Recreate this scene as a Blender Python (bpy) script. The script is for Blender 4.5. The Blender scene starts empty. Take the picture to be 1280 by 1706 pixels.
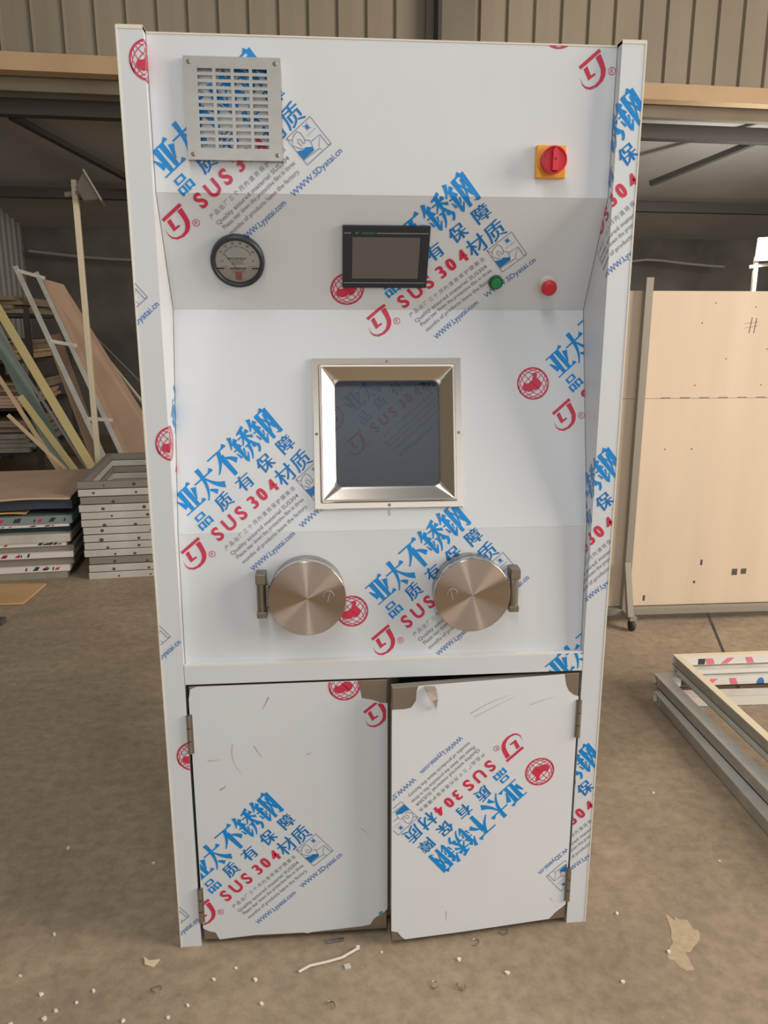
import bpy, bmesh, math, random
from mathutils import Vector, Matrix
random.seed(7)
S = bpy.context.scene
COL = S.collection
R = math.radians

# ------------------------------------------------------------------ camera
cam = bpy.data.cameras.new('camera')
cam.sensor_fit = 'HORIZONTAL'; cam.sensor_width = 36.0; cam.lens = 36.0 * 1300 / 1280
cam.clip_start = 0.05; cam.clip_end = 200
co = bpy.data.objects.new('camera', cam); COL.objects.link(co)
yaw, pitch = 0.083587, 0.233688
fw = Vector((math.sin(yaw) * math.cos(pitch), math.cos(yaw) * math.cos(pitch), -math.sin(pitch)))
rt = Vector((math.cos(yaw), -math.sin(yaw), 0)); up = rt.cross(fw)
M = Matrix((rt, up, -fw)).transposed().to_4x4(); M.translation = (-0.15194, -1.70787, 1.53278)
co.matrix_world = M
S.camera = co

# ------------------------------------------------------------------ light
S.view_settings.view_transform = 'Standard'; S.view_settings.look = 'None'
S.view_settings.gamma = 1.0; S.view_settings.use_curve_mapping = False
S.view_settings.exposure = -0.33
W = bpy.data.worlds.new('world'); S.world = W; W.use_nodes = True
bg = W.node_tree.nodes['Background']
bg.inputs[0].default_value = (0.93, 0.97, 1.0, 1); bg.inputs[1].default_value = 0.22

def area(name, loc, target, sx, sy, power, color):
    L = bpy.data.lights.new(name, 'AREA'); L.shape = 'RECTANGLE'; L.size = sx; L.size_y = sy
    L.energy = power; L.color = color
    o = bpy.data.objects.new(name, L); COL.objects.link(o); o.location = loc
    o.rotation_euler = (Vector(target) - Vector(loc)).to_track_quat('-Z', 'Y').to_euler()
    return o
# daylight through the hall's big doors, behind and to the right of the photographer
area('hall_door_daylight', (0.6, -6.8, 2.05), (0.6, 0, 1.8), 9.0, 4.0, 145, (0.95, 0.98, 1.0))
area('side_door_daylight', (6.5, -1.6, 3.2), (1.4, 1.9, 0.2), 3.5, 3.5, 640, (1.0, 0.87, 0.75))
area('overhead_highlight_strip', (-0.55, -3.0, 5.2), (-0.55, -3.0, 0.0), 0.6, 5.0, 120, (1.0, 0.97, 0.93))  # unseen overhead strip, added and narrowed for highlights on lids and window bevel

# ------------------------------------------------------------------ materials
def lin(c):
    return tuple(((v / 255) / 12.92 if v / 255 <= 0.04045 else ((v / 255 + 0.055) / 1.055) ** 2.4) for v in c)
def mat(name, col, rough=0.5, metal=0.0, spec=0.5, noise=None, bump=None, srgb=True):
    """noise=(scale, amount, detail, stretch) varies the base colour; bump=(scale, strength)"""
    m = bpy.data.materials.new(name); m.use_nodes = True
    N = m.node_tree.nodes; L = m.node_tree.links; p = N['Principled BSDF']
    c = lin(col) if srgb else col
    p.inputs['Base Color'].default_value = (*c, 1)
    p.inputs['Roughness'].default_value = rough; p.inputs['Metallic'].default_value = metal
    p.inputs['Specular IOR Level'].default_value = spec
    tc = None
    if noise or bump:
        tc = N.new('ShaderNodeTexCoord')
    if noise:
        sc, amt, det, st = noise
        mp = N.new('ShaderNodeMapping'); mp.inputs['Scale'].default_value = st
        L.new(tc.outputs['Object'], mp.inputs['Vector'])
        t = N.new('ShaderNodeTexNoise'); t.inputs['Scale'].default_value = sc; t.inputs['Detail'].default_value = det
        L.new(mp.outputs['Vector'], t.inputs['Vector'])
        r = N.new('ShaderNodeValToRGB')
        r.color_ramp.elements[0].position = 0.3; r.color_ramp.elements[1].position = 0.7
        r.color_ramp.elements[0].color = (*[v * (1 - amt) for v in c], 1)
        r.color_ramp.elements[1].color = (*[min(1, v * (1 + amt)) for v in c], 1)
        L.new(t.outputs['Fac'], r.inputs['Fac']); L.new(r.outputs['Color'], p.inputs['Base Color'])
    if bump:
        t2 = N.new('ShaderNodeTexNoise'); t2.inputs['Scale'].default_value = bump[0]; t2.inputs['Detail'].default_value = 4
        L.new(tc.outputs['Object'], t2.inputs['Vector'])
        b = N.new('ShaderNodeBump'); b.inputs['Strength'].default_value = bump[1]; b.inputs['Distance'].default_value = 0.01
        L.new(t2.outputs['Fac'], b.inputs['Height']); L.new(b.outputs['Normal'], p.inputs['Normal'])
    return m
FILM = mat('white_protective_film', (217, 222, 227), 0.34, spec=0.45, noise=(3.0, 0.035, 6, (1, 1, 0.5)))
EDGE = mat('film_fold_edge', (226, 221, 205), 0.4)
BLUE = mat('blue_print', (0, 138, 218), 0.35)
DBLUE = mat('dark_blue_print', (0, 120, 196), 0.35)
RED = mat('red_print', (205, 52, 84), 0.35)
GREY = mat('grey_print', (128, 132, 142), 0.4)
VIOL = mat('violet_print', (70, 120, 190), 0.4)
LINE = mat('line_print', (112, 116, 148), 0.4)
PRINT = [FILM, EDGE, BLUE, DBLUE, RED, GREY, VIOL, LINE]
iB, iD, iR, iG, iV, iL = 2, 3, 4, 5, 6, 7
STEEL = mat('brushed_steel', (176, 172, 166), 0.3, 1.0, noise=(40, 0.04, 3, (1, 1, 8)))
POLISH = mat('polished_steel', (214, 206, 196), 0.24, 1.0)
DSTEEL = mat('dull_steel', (150, 142, 130), 0.42, 1.0)
BARE = mat('bare_steel_corner', (158, 148, 136), 0.35, 0.8)
BLACK = mat('black_plastic', (44, 48, 56), 0.42)
SCREEN = mat('screen_glass', (104, 100, 96), 0.3)
WHITE = mat('white_plastic', (222, 220, 214), 0.35)
SILVER = mat('silver_print', (176, 182, 184), 0.4)
GREENP = mat('green_print', (62, 150, 98), 0.4)
YELLOW = mat('yellow_plastic', (240, 170, 60), 0.4)
REDP = mat('red_plastic', (214, 50, 66), 0.38)
GREEN = mat('green_plastic', (34, 140, 84), 0.35)
DGREEN = mat('dark_green_plastic', (30, 92, 58), 0.4)
DARK = mat('dark_paint', (58, 60, 64), 0.6)
DIAL = mat('dial_face', (244, 244, 242), 0.45)
INK = mat('dial_ink', (60, 62, 66), 0.5)
PINK = mat('pink_plastic', (206, 122, 124), 0.4)
CLAD = mat('beige_cladding', (156, 146, 128), 0.6, noise=(1.2, 0.12, 6, (1, 1, 0.25)))
SIDEC = mat('grey_cladding', (150, 150, 144), 0.6, noise=(1.5, 0.15, 6, (1, 1, 0.3)))
OCHRE = mat('ochre_painted_beam', (202, 172, 134), 0.6, noise=(2.5, 0.1, 5, (1, 1, 1)))
BROWN = mat('brown_painted_steel', (128, 120, 104), 0.6, noise=(2, 0.12, 5, (1, 1, 1)))
PURLIN = mat('dark_purlin', (74, 72, 68), 0.6)
ROOF = mat('roof_lining', (188, 184, 178), 0.7, noise=(0.9, 0.1, 5, (1, 1, 1)))
BACK = mat('mottled_back_wall', (112, 109, 105), 0.85, noise=(1.3, 0.35, 8, (1, 1, 1)), bump=(9, 0.4))  # grey base with strong random mottling and bumps
PLY = mat('pale_plywood', (214, 196, 172), 0.6, noise=(2.2, 0.07, 8, (2.2, 1, 0.35)))
TAN = mat('tan_board', (204, 172, 146), 0.6, noise=(3, 0.1, 6, (1, 1, 0.4)))
PLYF = mat('floor_plywood', (206, 168, 120), 0.6, noise=(5, 0.12, 8, (0.4, 1, 1)))
WOOD = mat('pale_timber', (206, 180, 142), 0.6, noise=(6, 0.12, 6, (1, 1, 1)))
YPROF = mat('yellow_film_profile', (214, 196, 140), 0.4)
GPROF = mat('green_grey_profile', (150, 168, 156), 0.4)
PROF = mat('grey_steel_profile', (204, 202, 194), 0.45, 0.15, noise=(7, 0.1, 5, (1, 1, 1)))
OLIVE = mat('weathered_profile', (158, 154, 142), 0.5, 0.2, noise=(9, 0.14, 5, (1, 1, 1)))
CREAM = mat('cream_profile_edge', (232, 220, 190), 0.45)
WELD = mat('weld_mark', (86, 80, 74), 0.7)
NAVY = mat('navy_film_sheet', (62, 70, 88), 0.35, noise=(5, 0.2, 5, (0.4, 1, 1)))
TEAL = mat('teal_film_sheet', (130, 146, 146), 0.35)
DTEAL = mat('dark_teal_gap_and_print', (40, 66, 66), 0.4)
BACKING = mat('grey_backing_sheet', (140, 134, 124), 0.5)  # warm grey of the plain profiles and some welded frames
RUBBER = mat('caster_rubber', (52, 50, 48), 0.6)
GALV = mat('grey_painted_tube', (150, 144, 134), 0.45, 0.15)
KHAKI = mat('wrapped_bundle', (150, 134, 112), 0.7, noise=(4, 0.22, 6, (1, 1, 1)))
CHIP = mat('white_chip', (232, 228, 216), 0.6)
PAPER = mat('cream_paper', (214, 198, 166), 0.7)
CABLE = mat('grey_cable', (168, 164, 158), 0.5)
FLAP = mat('film_back', (150, 138, 126), 0.5)

def glass_mat(name, tint):
    m = bpy.data.materials.new(name); m.use_nodes = True
    N = m.node_tree.nodes; L = m.node_tree.links; N.clear()
    out = N.new('ShaderNodeOutputMaterial'); mx = N.new('ShaderNodeMixShader'); fr = N.new('ShaderNodeFresnel')
    fr.inputs[0].default_value = 1.5
    t = N.new('ShaderNodeBsdfTransparent'); t.inputs[0].default_value = (*tint, 1)
    g = N.new('ShaderNodeBsdfGlossy'); g.inputs['Roughness'].default_value = 0.03
    L.new(fr.outputs[0], mx.inputs[0]); L.new(t.outputs[0], mx.inputs[1]); L.new(g.outputs[0], mx.inputs[2])
    L.new(mx.outputs[0], out.inputs[0]); return m
GLASS = glass_mat('window_glass', (0.88, 0.92, 0.97)); CLEAR = glass_mat('gauge_glass', (0.97, 0.97, 0.97))
def emit_mat(name, col, st):
    m = bpy.data.materials.new(name); m.use_nodes = True
    p = m.node_tree.nodes['Principled BSDF']
    p.inputs['Emission Color'].default_value = (*col, 1); p.inputs['Emission Strength'].default_value = st
    p.inputs['Base Color'].default_value = (1, 1, 1, 1)
    return m
LAMPGLOW = emit_mat('lamp_glow', (0.95, 1.0, 0.96), 25)
SKYL = emit_mat('skylight_panel', (0.95, 0.97, 1.0), 1.1)
def disc_mat():
    m = mat('turned_steel', (190, 176, 164), 0.31, 1.0)
    N = m.node_tree.nodes; L = m.node_tree.links; p = N['Principled BSDF']
    tg = N.new('ShaderNodeTangent'); tg.direction_type = 'RADIAL'; tg.axis = 'Z'
    p.inputs['Anisotropic'].default_value = 1.0; p.inputs['Anisotropic Rotation'].default_value = 0.25
    L.new(tg.outputs[0], p.inputs['Tangent'])
    return m
DISC = disc_mat()
def floor_mat():
    m = bpy.data.materials.new('concrete_floor'); m.use_nodes = True
    N = m.node_tree.nodes; L = m.node_tree.links; p = N['Principled BSDF']
    tc = N.new('ShaderNodeTexCoord')
    def noise(sc, det, rough=0.6, dist=0.0):
        t = N.new('ShaderNodeTexNoise'); t.inputs['Scale'].default_value = sc; t.inputs['Detail'].default_value = det
        t.inputs['Roughness'].default_value = rough; t.inputs['Distortion'].default_value = dist
        L.new(tc.outputs['Object'], t.inputs['Vector']); return t
    a = noise(1.1, 10, 0.66, 0.6); r = N.new('ShaderNodeValToRGB'); cr = r.color_ramp
    cr.elements[0].position = 0.30; cr.elements[0].color = (*lin((140, 126, 108)), 1)
    cr.elements[1].position = 0.72; cr.elements[1].color = (*lin((180, 162, 139)), 1)
    e = cr.elements.new(0.5); e.color = (*lin((161, 145, 124)), 1)
    L.new(a.outputs['Fac'], r.inputs['Fac'])
    b = noise(24, 8, 0.7); r2 = N.new('ShaderNodeValToRGB')
    r2.color_ramp.elements[0].position = 0.28; r2.color_ramp.elements[0].color = (0.72, 0.70, 0.68, 1)
    r2.color_ramp.elements[1].position = 0.6; r2.color_ramp.elements[1].color = (1.06, 1.05, 1.03, 1)
    L.new(b.outputs['Fac'], r2.inputs['Fac'])
    mx = N.new('ShaderNodeMixRGB'); mx.blend_type = 'MULTIPLY'; mx.inputs[0].default_value = 1
    L.new(r.outputs[0], mx.inputs[1]); L.new(r2.outputs[0], mx.inputs[2])
    # pale worn flakes
    c = noise(5.5, 9, 0.72, 0.8); r3 = N.new('ShaderNodeValToRGB')
    r3.color_ramp.elements[0].position = 0.68; r3.color_ramp.elements[0].color = (0, 0, 0, 1)
    r3.color_ramp.elements[1].position = 0.73; r3.color_ramp.elements[1].color = (0.55, 0.55, 0.55, 1)
    L.new(c.outputs['Fac'], r3.inputs['Fac'])
    mx2 = N.new('ShaderNodeMixRGB'); L.new(r3.outputs[0], mx2.inputs[0]); L.new(mx.outputs[0], mx2.inputs[1])
    mx2.inputs[2].default_value = (*lin((196, 176, 148)), 1)
    # long faint scrape marks
    mp = N.new('ShaderNodeMapping'); mp.inputs['Scale'].default_value = (1.2, 6, 1); mp.inputs['Rotation'].default_value = (0, 0, 0.9)
    L.new(tc.outputs['Object'], mp.inputs['Vector'])
    w = N.new('ShaderNodeTexNoise'); w.inputs['Scale'].default_value = 2.2; w.inputs['Detail'].default_value = 6
    L.new(mp.outputs['Vector'], w.inputs['Vector']); r4 = N.new('ShaderNodeValToRGB')
    r4.color_ramp.elements[0].position = 0.25; r4.color_ramp.elements[0].color = (0.93, 0.93, 0.92, 1)
    r4.color_ramp.elements[1].position = 0.55; r4.color_ramp.elements[1].color = (1.03, 1.03, 1.03, 1)
    L.new(w.outputs['Fac'], r4.inputs['Fac'])
    mx3 = N.new('ShaderNodeMixRGB'); mx3.blend_type = 'MULTIPLY'; mx3.inputs[0].default_value = 1
    L.new(mx2.outputs[0], mx3.inputs[1]); L.new(r4.outputs[0], mx3.inputs[2])
    L.new(mx3.outputs[0], p.inputs['Base Color'])
    p.inputs['Roughness'].default_value = 0.72; p.inputs['Specular IOR Level'].default_value = 0.3
    bp = N.new('ShaderNodeBump'); bp.inputs['Strength'].default_value = 0.25; bp.inputs['Distance'].default_value = 0.004
    L.new(b.outputs['Fac'], bp.inputs['Height']); L.new(bp.outputs['Normal'], p.inputs['Normal'])
    return m
FLOOR = floor_mat()

# ------------------------------------------------------------------ mesh helpers
class MB:
    def __init__(s): s.v = []; s.f = []; s.m = []
    def add(s, vs, fs, mi=0):
        o = len(s.v); s.v += [tuple(v) for v in vs]; s.f += [tuple(i + o for i in f) for f in fs]; s.m += [mi] * len(fs); return s
    def box(s, a, b, mi=0, rot=None):
        (x0, y0, z0), (x1, y1, z1) = a, b
        v = [(x0, y0, z0), (x1, y0, z0), (x1, y1, z0), (x0, y1, z0), (x0, y0, z1), (x1, y0, z1), (x1, y1, z1), (x0, y1, z1)]
        return s.add(v, [(0, 3, 2, 1), (4, 5, 6, 7), (0, 1, 5, 4), (1, 2, 6, 5), (2, 3, 7, 6), (3, 0, 4, 7)], mi)
    def bar(s, p, q, w, t, mi=0, side=None):
        p, q = Vector(p), Vector(q); d = (q - p).normalized()
        a = Vector(side) if side else (Vector((0, 0, 1)) if abs(d.z) < 0.9 else Vector((0, 1, 0)))
        x = d.cross(a).normalized() * (w / 2); y = d.cross(x).normalized() * (t / 2)
        v = [p - x - y, p + x - y, p + x + y, p - x + y, q - x - y, q + x - y, q + x + y, q - x + y]
        return s.add(v, [(0, 1, 2, 3), (7, 6, 5, 4), (0, 4, 5, 1), (1, 5, 6, 2), (2, 6, 7, 3), (3, 7, 4, 0)], mi)
    def tube(s, pts, r, n=10, mi=0):
        pts = [Vector(p) for p in pts]; o = len(s.v); prev = None
        for i, p in enumerate(pts):
            d = (pts[min(i + 1, len(pts) - 1)] - pts[max(i - 1, 0)]).normalized()
            a = prev if prev is not None else (Vector((0, 0, 1)) if abs(d.z) < 0.9 else Vector((1, 0, 0)))
            x = (a - d * a.dot(d)).normalized(); y = d.cross(x); prev = x
            s.v += [tuple(p + x * (r * math.cos(2 * math.pi * k / n)) + y * (r * math.sin(2 * math.pi * k / n))) for k in range(n)]
        for i in range(len(pts) - 1):
            for k in range(n):
                a = o + i * n + k; b = o + i * n + (k + 1) % n
                s.f.append((a, b, b + n, a + n)); s.m.append(mi)
        s.f.append(tuple(o + k for k in range(n))[::-1]); s.m.append(mi)
        s.f.append(tuple(o + (len(pts) - 1) * n + k for k in range(n))); s.m.append(mi); return s
    def lathe(s, prof, n=64, mi=0, cx=0, cy=0, cap0=True, cap1=True):
        """prof: list of (radius, z); axis +Z"""
        o = len(s.v)
        for r, z in prof:
            s.v += [(cx + r * math.cos(2 * math.pi * k / n), cy + r * math.sin(2 * math.pi * k / n), z) for k in range(n)]
        for i in range(len(prof) - 1):
            for k in range(n):
                a = o + i * n + k; b = o + i * n + (k + 1) % n
                s.f.append((a, b, b + n, a + n)); s.m.append(mi)
        if cap0: s.f.append(tuple(o + k for k in range(n))[::-1]); s.m.append(mi)
        if cap1: s.f.append(tuple(o + (len(prof) - 1) * n + k for k in range(n))); s.m.append(mi)
        return s
    def prism(s, poly, z0, z1, mi=0):
        n = len(poly); v = [(x, y, z0) for x, y in poly] + [(x, y, z1) for x, y in poly]
        return s.add(v, [tuple(range(n))[::-1], tuple(range(n, 2 * n))] + [(k, (k + 1) % n, n + (k + 1) % n, n + k) for k in range(n)], mi)
    def rings(s, rings, mi=0, close=False):
        o = len(s.v); n = len(rings[0])
        for r in rings: s.v += [tuple(p) for p in r]
        for i in range(len(rings) - 1):
            for k in range(n):
                a = o + i * n + k; b = o + i * n + (k + 1) % n
                s.f.append((a, b, b + n, a + n)); s.m.append(mi)
        return s
    def build(s, name, mats, parent=None, matrix=None, bevel=0.0, smooth=False):
        me = bpy.data.meshes.new(name); me.from_pydata(s.v, [], s.f); me.update()
        mats = mats if isinstance(mats, (list, tuple)) else [mats]
        for m in mats: me.materials.append(m)
        for p, i in zip(me.polygons, s.m): p.material_index = i
        if smooth:
            for p in me.polygons: p.use_smooth = len(p.vertices) < 6
        o = bpy.data.objects.new(name, me); COL.objects.link(o)
        if parent: o.parent = parent
        if matrix is not None: o.matrix_local = matrix
        if bevel:
            b = o.modifiers.new('bevel', 'BEVEL'); b.width = bevel; b.segments = 2; b.limit_method = 'ANGLE'; b.angle_limit = R(40)
        return o
def empty(name, loc=(0, 0, 0), rz=0.0, parent=None):
    o = bpy.data.objects.new(name, None); COL.objects.link(o); o.location = loc; o.rotation_euler = (0, 0, rz)
    o.empty_display_size = 0.05
    if parent: o.parent = parent
    return o
def tag(o, label, cat, group=None):
    o['label'] = label; o['category'] = cat
    if group: o['group'] = group
    return o
def struct(o): o['kind'] = 'structure'; return o

# ------------------------------------------------------------------ the printing on the film (flat shapes in 2-D)
def text2d(body, offset=0.0, res=3):
    c = bpy.data.curves.new('t', 'FONT'); c.body = body; c.size = 1.0; c.offset = offset; c.resolution_u = res
    c.fill_mode = 'FRONT'
    o = bpy.data.objects.new('t', c); COL.objects.link(o)
    dg = bpy.context.evaluated_depsgraph_get()
    me = bpy.data.meshes.new_from_object(o.evaluated_get(dg))
    vs = [(v.co.x, v.co.y) for v in me.vertices]; fs = [tuple(p.vertices) for p in me.polygons]
    bpy.data.objects.remove(o); bpy.data.curves.remove(c); bpy.data.meshes.remove(me)
    return vs, fs
class Flat:
    """flat coloured shapes: list of (verts, faces, material index)"""
    def __init__(s): s.p = []
    def poly(s, pts, mi): s.p.append(([tuple(p) for p in pts], [tuple(range(len(pts)))], mi))
    def shape(s, vs, fs, mi): s.p.append((vs, fs, mi))
    def strip(s, pts, w, mi, closed=False):
        n = len(pts); L = []; Rr = []
        for i in range(n):
            a = pts[(i - 1) % n] if closed or i else pts[0]; b = pts[(i + 1) % n] if closed or i < n - 1 else pts[-1]
            dx, dy = b[0] - a[0], b[1] - a[1]; l = math.hypot(dx, dy) or 1
            ww = w[i] if isinstance(w, (list, tuple)) else w
            L.append((pts[i][0] - dy / l * ww / 2, pts[i][1] + dx / l * ww / 2)); Rr.append((pts[i][0] + dy / l * ww / 2, pts[i][1] - dx / l * ww / 2))
        fs = [(i, i + 1, n + i + 1, n + i) for i in range(n - 1)]
        if closed: fs.append((n - 1, 0, n, 2 * n - 1))
        s.p.append((L + Rr, fs, mi))
    def text_c(s, body, cx, cy, size, mi, offset=0.0, sx=1.0, heavy=0.0, rot=0.0):
        vs, fs = text2d(body, offset)
        x0 = min(v[0] for v in vs); x1 = max(v[0] for v in vs); y0 = min(v[1] for v in vs); y1 = max(v[1] for v in vs)
        mx, my = (x0 + x1) / 2, (y0 + y1) / 2; c, sn = math.cos(rot), math.sin(rot)
        for d in ((-heavy, 0, heavy) if heavy else (0,)):
            q = [((v[0] - mx) * size * sx + d * size, (v[1] - my) * size) for v in vs]
            s.p.append(([(cx + a * c - b * sn, cy + a * sn + b * c) for a, b in q], fs, mi))
    def text_l(s, body, xa, xb, base, size, mi, offset=0.0):
        vs, fs = text2d(body, offset, 2)
        x0 = min(v[0] for v in vs); x1 = max(v[0] for v in vs); k = (xb - xa) / (x1 - x0)
        s.p.append(([(xa + (v[0] - x0) * k, base + v[1] * size) for v in vs], fs, mi))

def seg_arc(p0, p1, p2, n=8):
    return [((1 - t) ** 2 * p0[0] + 2 * t * (1 - t) * p1[0] + t * t * p2[0], (1 - t) ** 2 * p0[1] + 2 * t * (1 - t) * p1[1] + t * t * p2[1]) for t in [i / n for i in range(n + 1)]]
def lerp_w(a, b, n): return [a + (b - a) * i / n for i in range(n + 1)]

def big_glyphs():
    """the five heavy brush-song characters, each in a 100 x 100 box"""
    G = {}
    def H(F, x0, x1, y):     # thin horizontal with the triangular stop
        F.poly([(x0, y - 2), (x1, y - 2), (x1, y + 3), (x0, y + 3)], 0); F.poly([(x1 - 22, y + 2), (x1 + 2, y + 1), (x1 - 6, y + 13)], 0)
    def V(F, x, y0, y1, w=15): F.poly([(x - w / 2 - 1, y1 + 1), (x - w / 2 + 1, y0), (x + w / 2 - 1, y0), (x + w / 2 + 3, y1 + 3)], 0)
    def C(F, p0, p1, p2, w0, w1): F.strip(seg_arc(p0, p1, p2), lerp_w(w0, w1, 8), 0)
    f = G['ya'] = Flat(); H(f, 8, 92, 90); H(f, 3, 97, 6); V(f, 36, 6, 90, 17); V(f, 63, 6, 90, 17)
    C(f, (10, 68), (16, 54), (24, 28), 4, 20); C(f, (92, 70), (82, 52), (74, 28), 22, 5)
    f = G['tai'] = Flat(); H(f, 6, 94, 66); C(f, (48, 99), (50, 34), (6, 2), 19, 4); C(f, (50, 64), (62, 26), (94, 6), 4, 22); C(f, (36, 24), (46, 18), (54, 4), 5, 18)
    f = G['bu'] = Flat(); H(f, 5, 95, 90); C(f, (58, 90), (42, 56), (4, 34), 18, 4); V(f, 54, 0, 72, 18); C(f, (62, 62), (80, 54), (92, 32), 4, 20)
    def jin(F):
        C(F, (25, 99), (18, 80), (2, 64), 17, 4); H(F, 14, 42, 75); H(F, 6, 42, 53); V(F, 25, 6, 76, 14)
        C(F, (22, 4), (34, 12), (46, 26), 12, 4); C(F, (8, 44), (11, 36), (13, 24), 4, 9); C(F, (42, 44), (38, 36), (35, 26), 8, 4)
    f = G['xiu'] = Flat(); jin(f); C(f, (92, 97), (72, 91), (54, 88), 11, 5); H(f, 46, 99, 74); V(f, 73, 48, 92, 13)
    C(f, (70, 74), (60, 60), (46, 50), 9, 4); C(f, (76, 74), (86, 60), (100, 54), 4, 12); H(f, 50, 84, 42)
    C(f, (64, 42), (62, 16), (42, 0), 14, 4); C(f, (84, 42), (78, 32), (76, 26), 10, 8); H(f, 76, 94, 25); C(f, (94, 26), (92, 8), (78, 4), 13, 7)
    f = G['gang'] = Flat(); jin(f); V(f, 56, 0, 90, 15); H(f, 52, 92, 90); V(f, 93, 2, 90, 16); C(f, (96, 6), (88, 2), (78, 10), 10, 3)
    C(f, (84, 80), (74, 46), (62, 18), 12, 4); C(f, (64, 74), (76, 50), (88, 26), 4, 13)
    return G
def make_stamp():
    F = Flat(); G = big_glyphs()
    for (cx, cy, k) in ((4, 75, 'ya'), (46, 76, 'tai'), (88, 79, 'bu'), (131, 80.5, 'xiu'), (175, 82, 'gang')):
        w, h = 43.5, 53.0
        if k == 'ya': h = 44
        for vs, fs, _ in G[k].p: F.shape([(cx + (x / 100 - .5) * w, cy + (y / 100 - .5) * h) for x, y in vs], fs, iB)
    for i, ch in enumerate('品质有保障'): F.text_c(ch, -2 + 46.4 * i, 32.5 + 0.9 * i, 29, iD if i else iB, 0.0, 1.0, 0.028)
    for ch, x in (('S', 0), ('U', 26.5), ('S', 52)): F.text_c(ch, x, 0, 32, iR, 0.032)
    for ch, x, y in (('3', 79, 0), ('0', 98.5, 0), ('4', 121, -1)): F.text_c(ch, x, y, 31, iR, 0.004, 0.82, 0.05)
    for ch, x in (('材', 149), ('质', 184)): F.text_c(ch, x, -1, 34, iD, 0.0, 1.0, 0.016)
    for i, ch in enumerate('产品出厂三个月内请将保护膜撕去'): F.text_c(ch, -4 + 10.45 * i, -27, 8.6, iG, 0.0)
    F.text_l('Quality assured materiel SUS304', -7, 142, -43.5, 9.5, iG, 0.004)
    F.text_l('Please tear down the protective film in three', -4, 144, -54, 9.5, iG, 0.004)
    F.text_l('months of products leave the factory.', -3, 142, -66.5, 9.5, iG, 0.004)
    F.text_l('WWW.Lyyatai.com', 0, 95, -87, 13, iV, 0.006)
    F.text_l('WWW.SDyatai.cn', 110, 209, -87, 13, iV, 0.006)
    # the LJ drop emblem
    F.poly([(-66, 13.6), (-27, 13), (-27, 18), (-66, 18.6)], iR)
    out = [(-29.7, 11), (-32.2, 0), (-36, -10.9), (-41.5, -16.8), (-48.5, -20.6), (-60, -21.5), (-70.8, -18.2), (-76, -12), (-77.2, -5.2), (-73.2, 6)]
    inn = [(-38.5, 11.8), (-40, 2), (-42.6, -6.8), (-47, -12.4), (-53.2, -16.2), (-62, -17.3), (-70.6, -14.2), (-74.6, -9), (-75.6, -4), (-73.2, 6)]
    n = len(out); F.shape(out + inn, [(i, i + 1, n + i + 1, n + i) for i in range(n - 1)], iR)
    F.poly([(-62.4, 10.9), (-55.1, 10.8), (-58.9, -2.7), (-65.9, -5.9)], iR); F.poly([(-58.9, -2.7), (-52.5, -3.8), (-52, -6.7), (-65.9, -5.9)], iR)
    cir = lambda cx, cy, r, n=20: [(cx + r * math.cos(2 * math.pi * k / n), cy + r * math.sin(2 * math.pi * k / n)) for k in range(n)]
    F.strip(cir(-30.2, -18.6, 5.2), 0.9, iR, True); F.text_c('R', -30.2, -18.6, 8, iR, 0.0, rot=R(-41))
    # globe with its land mass, upright on the sheet
    gx, gy, gr = -57, 78, 27.0; c, sn = math.cos(R(-41)), math.sin(R(-41))
    rot = lambda x, y: (gx + x * c - y * sn, gy + x * sn + y * c)
    F.strip(cir(gx, gy, gr, 40), 1.5, iR, True)
    for ang in (45, -45):
        for q in (0.0, 0.42, 0.74, 0.93):
            for sg in ((1,) if q == 0 else (1, -1)):
                pts = []
                for k in range(17):
                    t = -math.pi / 2 + math.pi * k / 16; x, y = sg * q * gr * math.cos(t), gr * math.sin(t)
                    a = R(ang); pts.append(rot(x * math.cos(a) - y * math.sin(a), x * math.sin(a) + y * math.cos(a)))
                F.strip(pts, 1.1, iR)
    land = [(345, 185), (420, 165), (440, 200), (430, 270), (490, 305), (520, 350), (490, 420), (430, 465), (390, 450), (350, 480), (280, 495), (230, 470), (190, 455), (210, 350), (290, 350), (350, 300), (370, 230)]
    lp = [rot((x - 368) / 9.85, -(y - 352) / 9.85) for x, y in land]
    bm = bmesh.new(); bf = bm.faces.new([bm.verts.new((x, y, 0)) for x, y in lp]); bmesh.ops.triangulate(bm, faces=[bf]); bm.verts.index_update()
    F.shape([(v.co.x, v.co.y) for v in bm.verts], [tuple(v.index for v in f.verts) for f in bm.faces], iR); bm.free()
    # the pictogram of a hand peeling film
    def bx(x, y):
        dx, dy = x - 335, y - 520; det = 420 * 370 + 350 * 290
        a = (dx * 370 - dy * 290) / det; b = (420 * dy + 350 * dx) / det
        return (156.5 + 47.5 * a, -19.5 - 47 * b)
    P = lambda pts, w=0.9, cl=False: F.strip([bx(*p) for p in pts], w, iL, cl)
    P([(335, 520), (755, 170), (1045, 550), (625, 890)], 1.2, True)
    P([(335, 515), (400, 545), (430, 530), (450, 480), (525, 400), (580, 430), (620, 490), (625, 560), (600, 580)]); P([(600, 580), (560, 520), (515, 520), (510, 560), (575, 615)])
    P([(430, 530), (430, 620), (520, 650), (600, 655)]); P([(625, 520), (700, 520), (725, 560), (745, 620)])
    P([(725, 540), (880, 425), (840, 610)]); P([(880, 425), (990, 570), (1030, 560)]); P([(570, 825), (860, 625), (890, 660)])
    F.poly([bx(*p) for p in [(480, 700), (600, 665), (745, 615), (760, 665), (565, 820)]], iD)
    F.poly([bx(*p) for p in [(600, 665), (620, 630), (745, 615)]], iD)
    st = []
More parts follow.
